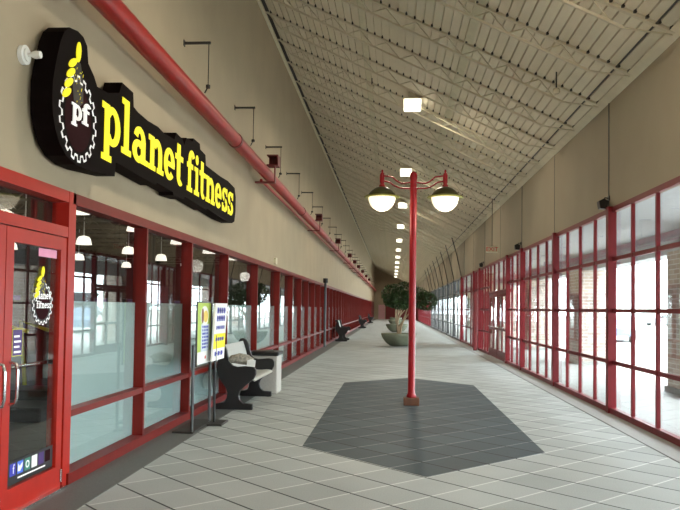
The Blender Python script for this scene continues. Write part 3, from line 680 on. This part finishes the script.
# ------------------------------------------------------------------ planters and trees
def leaves(n, fn, size, seed):
    r = random.Random(seed); mb = MB()
    for _ in range(n):
        p_ = Vector(fn(r)); a = Vector((r.gauss(0, 1), r.gauss(0, 1), r.gauss(0, 1))).normalized(); b_ = a.orthogonal().normalized()
        b_ = Matrix.Rotation(r.uniform(0, 6.28), 3, a) @ b_; c_ = a.cross(b_); s_ = size*r.uniform(.6, 1.3)
        mb.add([p_-b_*s_, p_+c_*s_*.4, p_+b_*s_, p_-c_*s_*.4], [(0, 1, 2, 3)])
    return mb
bowl = None
for k, (x, y) in enumerate(((.28, 31.7), (.30, 51), (.35, 70), (.4, 90))):
    lab = ['nearest round grey-green bowl planter behind the lamp post', 'second round bowl planter beyond the nearest one', 'third round bowl planter down the walkway', 'farthest round bowl planter down the walkway'][k]
    if bowl is None:
        bowl = thing('bowl_planter', lab, 'planter', (x, y, 0), 'bowl planters down the middle of the walkway')
        MB().lathe([(0, .003), (.34, .003), (.42, .04), (.56, .14), (.68, .29), (.75, .42), (.78, .53), (.75, .55), (.70, .53), (.68, .44), (0, .44)], 0, 0, 40).build('bowl', M_pot, bowl)
        MB().lathe([(0, .47), (.68, .45)], 0, 0, 40).build('soil', M_soil, bowl)
    else: dup(bowl, (x, y, 0), lab, None)
    tl = ['bushy dark green tree with pale trunks growing in the nearest bowl planter', 'dark green tree growing in the second bowl planter', 'dark green tree growing in the third bowl planter', 'dark green tree growing in the farthest bowl planter'][k]
    tr = thing('ficus_tree', tl, 'tree', (x, y, .46), 'trees in the bowl planters')
    tk = MB()
    for a_, b_, c_ in ((-.12, .1, 0), (.15, -.1, .35), (.0, .12, .75)):
        tk.tube([(a_*.3, b_*.3, -.02), (a_*.6, b_, .35), (a_*.6+c_*.4, b_, .8), (a_*.3+c_, b_*2, 1.3)], [.05, .04, .035, .02], 8)
    tk.build('trunk', M_bark, tr)
    cl_ = [(-.25, 0, 1.75, .55, .5, .48), (.25, .2, 1.85, .6, .5, .48), (.75, -.1, 1.65, .62, .5, .45), (1.15, 0, 1.5, .48, .4, .42), (.1, -.3, 1.45, .6, .5, .35)]
    if k: cl_ = [(a-.2, b_, c, d_, e, f_) for a, b_, c, d_, e, f_ in cl_[:3]]
    def fn(r):
        c = r.choice(cl_)
        while True:
            v = Vector((r.uniform(-1, 1), r.uniform(-1, 1), r.uniform(-1, 1)))
            if v.length < 1: break
        v = v.normalized()*v.length**.4
        return (c[0]+v.x*c[3], c[1]+v.y*c[4], c[2]+v.z*c[5])
    leaves(5200 if k == 0 else 1800, fn, .06 if k == 0 else .09, 11+k).build('foliage', M_leaf, tr)
# far end of the corridor
e = MB().box(-2.2, Y1-.05, 0, -1.2, Y1, 2.2).build('door_3', mat('pale_pink_door', (215, 170, 175), .6), kind='structure')
MB().box(-1.1, Y1-.05, 0, 2.6, Y1, 2.4).build('door_4', M_redpanel, kind='structure')

# ------------------------------------------------------------------ the shop interior behind the left glazing
MB().box(-16, -8, -.2, XL-.3, 112, 0).build('floor_interior', M_intf, kind='structure')
MB().box(-16.2, -8, 0, -16, 112, 5).build('wall_interior', M_int, kind='structure')
MB().box(-16, -8.2, 0, XL-.3, -8, 5).build('wall_interior_back', M_int, kind='structure')
MB().box(-16, 44, 0, XL-.3, 44.2, 5).build('wall_interior_front', M_int, kind='structure')
MB().box(-16, -8, 4.6, XL-.25, 112, 4.8).build('ceiling_interior', M_int, kind='structure')
tj = None
for k in range(20):
    y = 2+2.0*k; lab = 'beige open-web roof truss inside the shop, %s from the entrance' % ORD[k]
    if tj is None:
        tj = MB(); tj.box(-15.9, -.03, 4.45, XL-.3, .03, 4.55).box(-15.9, -.03, 3.95, XL-.3, .03, 4.0)
        for i in range(24): tj.tube([(-15.9+.52*i, 0, 4.47 if i % 2 else 3.98), (-15.9+.52*(i+1), 0, 3.98 if i % 2 else 4.47)], .02, 5, False)
        tj = tj.build('roof_truss', mat('shop_steel', (120, 112, 98), .7)); tj.location.y = y; tag(tj, lab, 'roof truss', 'roof trusses inside the shop')
    else: o = tj.copy(); C.objects.link(o); o.location.y = y; o['label'] = lab
pl = None
for X_, ys_ in ((-5.9, (3.5, 6.75, 10, 13.2, 16.3, 19.6, 23, 26.2)), (-8.75, (7, 10.2, 13.5, 16.7, 20, 23.5, 26.9, 30.2)), (-12, (12, 17, 22, 27, 32))):
    for y in ys_:
        lab = 'white bell pendant inside the shop, %s of the row %s' % (ORD[ys_.index(y)], {-5.9: 'nearest the glass', -8.75: 'second from the glass', -12: 'farthest from the glass'}[X_])
        if pl is None:
            pl = thing('pendant_lamp', lab, 'pendant lamp', (X_, y, 3.4), 'pendant lamps inside the shop')
            MB().lathe([(.06, .14), (.14, .12), (.19, .04), (.22, -.10), (.21, -.10), (.17, .04), (.05, .11), (0, .11)], 0, 0, 24).build('shade', M_shoplamp, pl)
            MB().tube([(0, 0, .12), (0, 0, 1.2)], .015, 6).build('stem', M_white, pl)
        else: dup(pl, (X_, y, 3.4), lab)
for y in (3, 9, 15, 21, 27, 36):
    ld = bpy.data.lights.new('shop_light', 'POINT'); ld.energy = LAMP_SHOP; ld.shadow_soft_size = .25; ld.color = (1, .9, .8)
    lo = bpy.data.objects.new('shop_light', ld); C.objects.link(lo); lo.location = (-7.4, y, 3.1)
tm = None
for k in range(9):
    y = 8.0+1.9*k; lab = 'black exercise machine with yellow rails behind the shop glass, %s from the entrance' % ORD[k]
    if tm is None:
        tm = thing('treadmill', lab, 'exercise machine', (-5.6, y, 0), 'exercise machines inside the shop')
        MB().bbox(-1.0, -.4, 0, .9, .4, .2, .03).build('deck', M_black, tm)
        for s_ in (-1, 1): MB().tube([(-.7, s_*.38, .1), (-.8, s_*.36, 1.3), (-.3, s_*.36, 1.15)], .035, 8).build('handrail', M_yel2, tm)
        MB().bbox(-.9, -.4, 1.3, -.8, .4, 1.75, .02).build('console', M_black, tm); MB().box(-.8, -.3, 1.66, -.79, .3, 1.74).build('screen', M_purple, tm)
    else: dup(tm, (-5.6, y, 0), lab)
for k, y in enumerate((7.6, 13.6, 19.6)):
    lab = 'square dark column inside the shop, %s from the entrance' % ORD[k]
    o = MB().box(-.2, -.2, 0, .2, .2, 4.6).build('column', M_int); o.location = (-6.8, y, 0); tag(o, lab, 'column', 'columns inside the shop')

# small fixtures under the roof
for x, y, z, lab in ((2.6, 11.9, 5.12, 'small round grey speaker hanging under the roof joists near the right wall'), (-.55, 16.9, 6.75, 'tiny round sensor under the roof left of the nearest box lamp')):
    t = thing('ceiling_speaker', lab, 'speaker', (x, y, z)); MB().lathe([(0, 0), (.045, .0), (.06, .03), (.05, .08), (0, .1)], 0, 0, 20).build('housing', M_joist, t)
    MB().tube([(0, 0, .1), (0, 0, cz(x)-z)], .012, 6).build('stem', M_dark_steel, t)
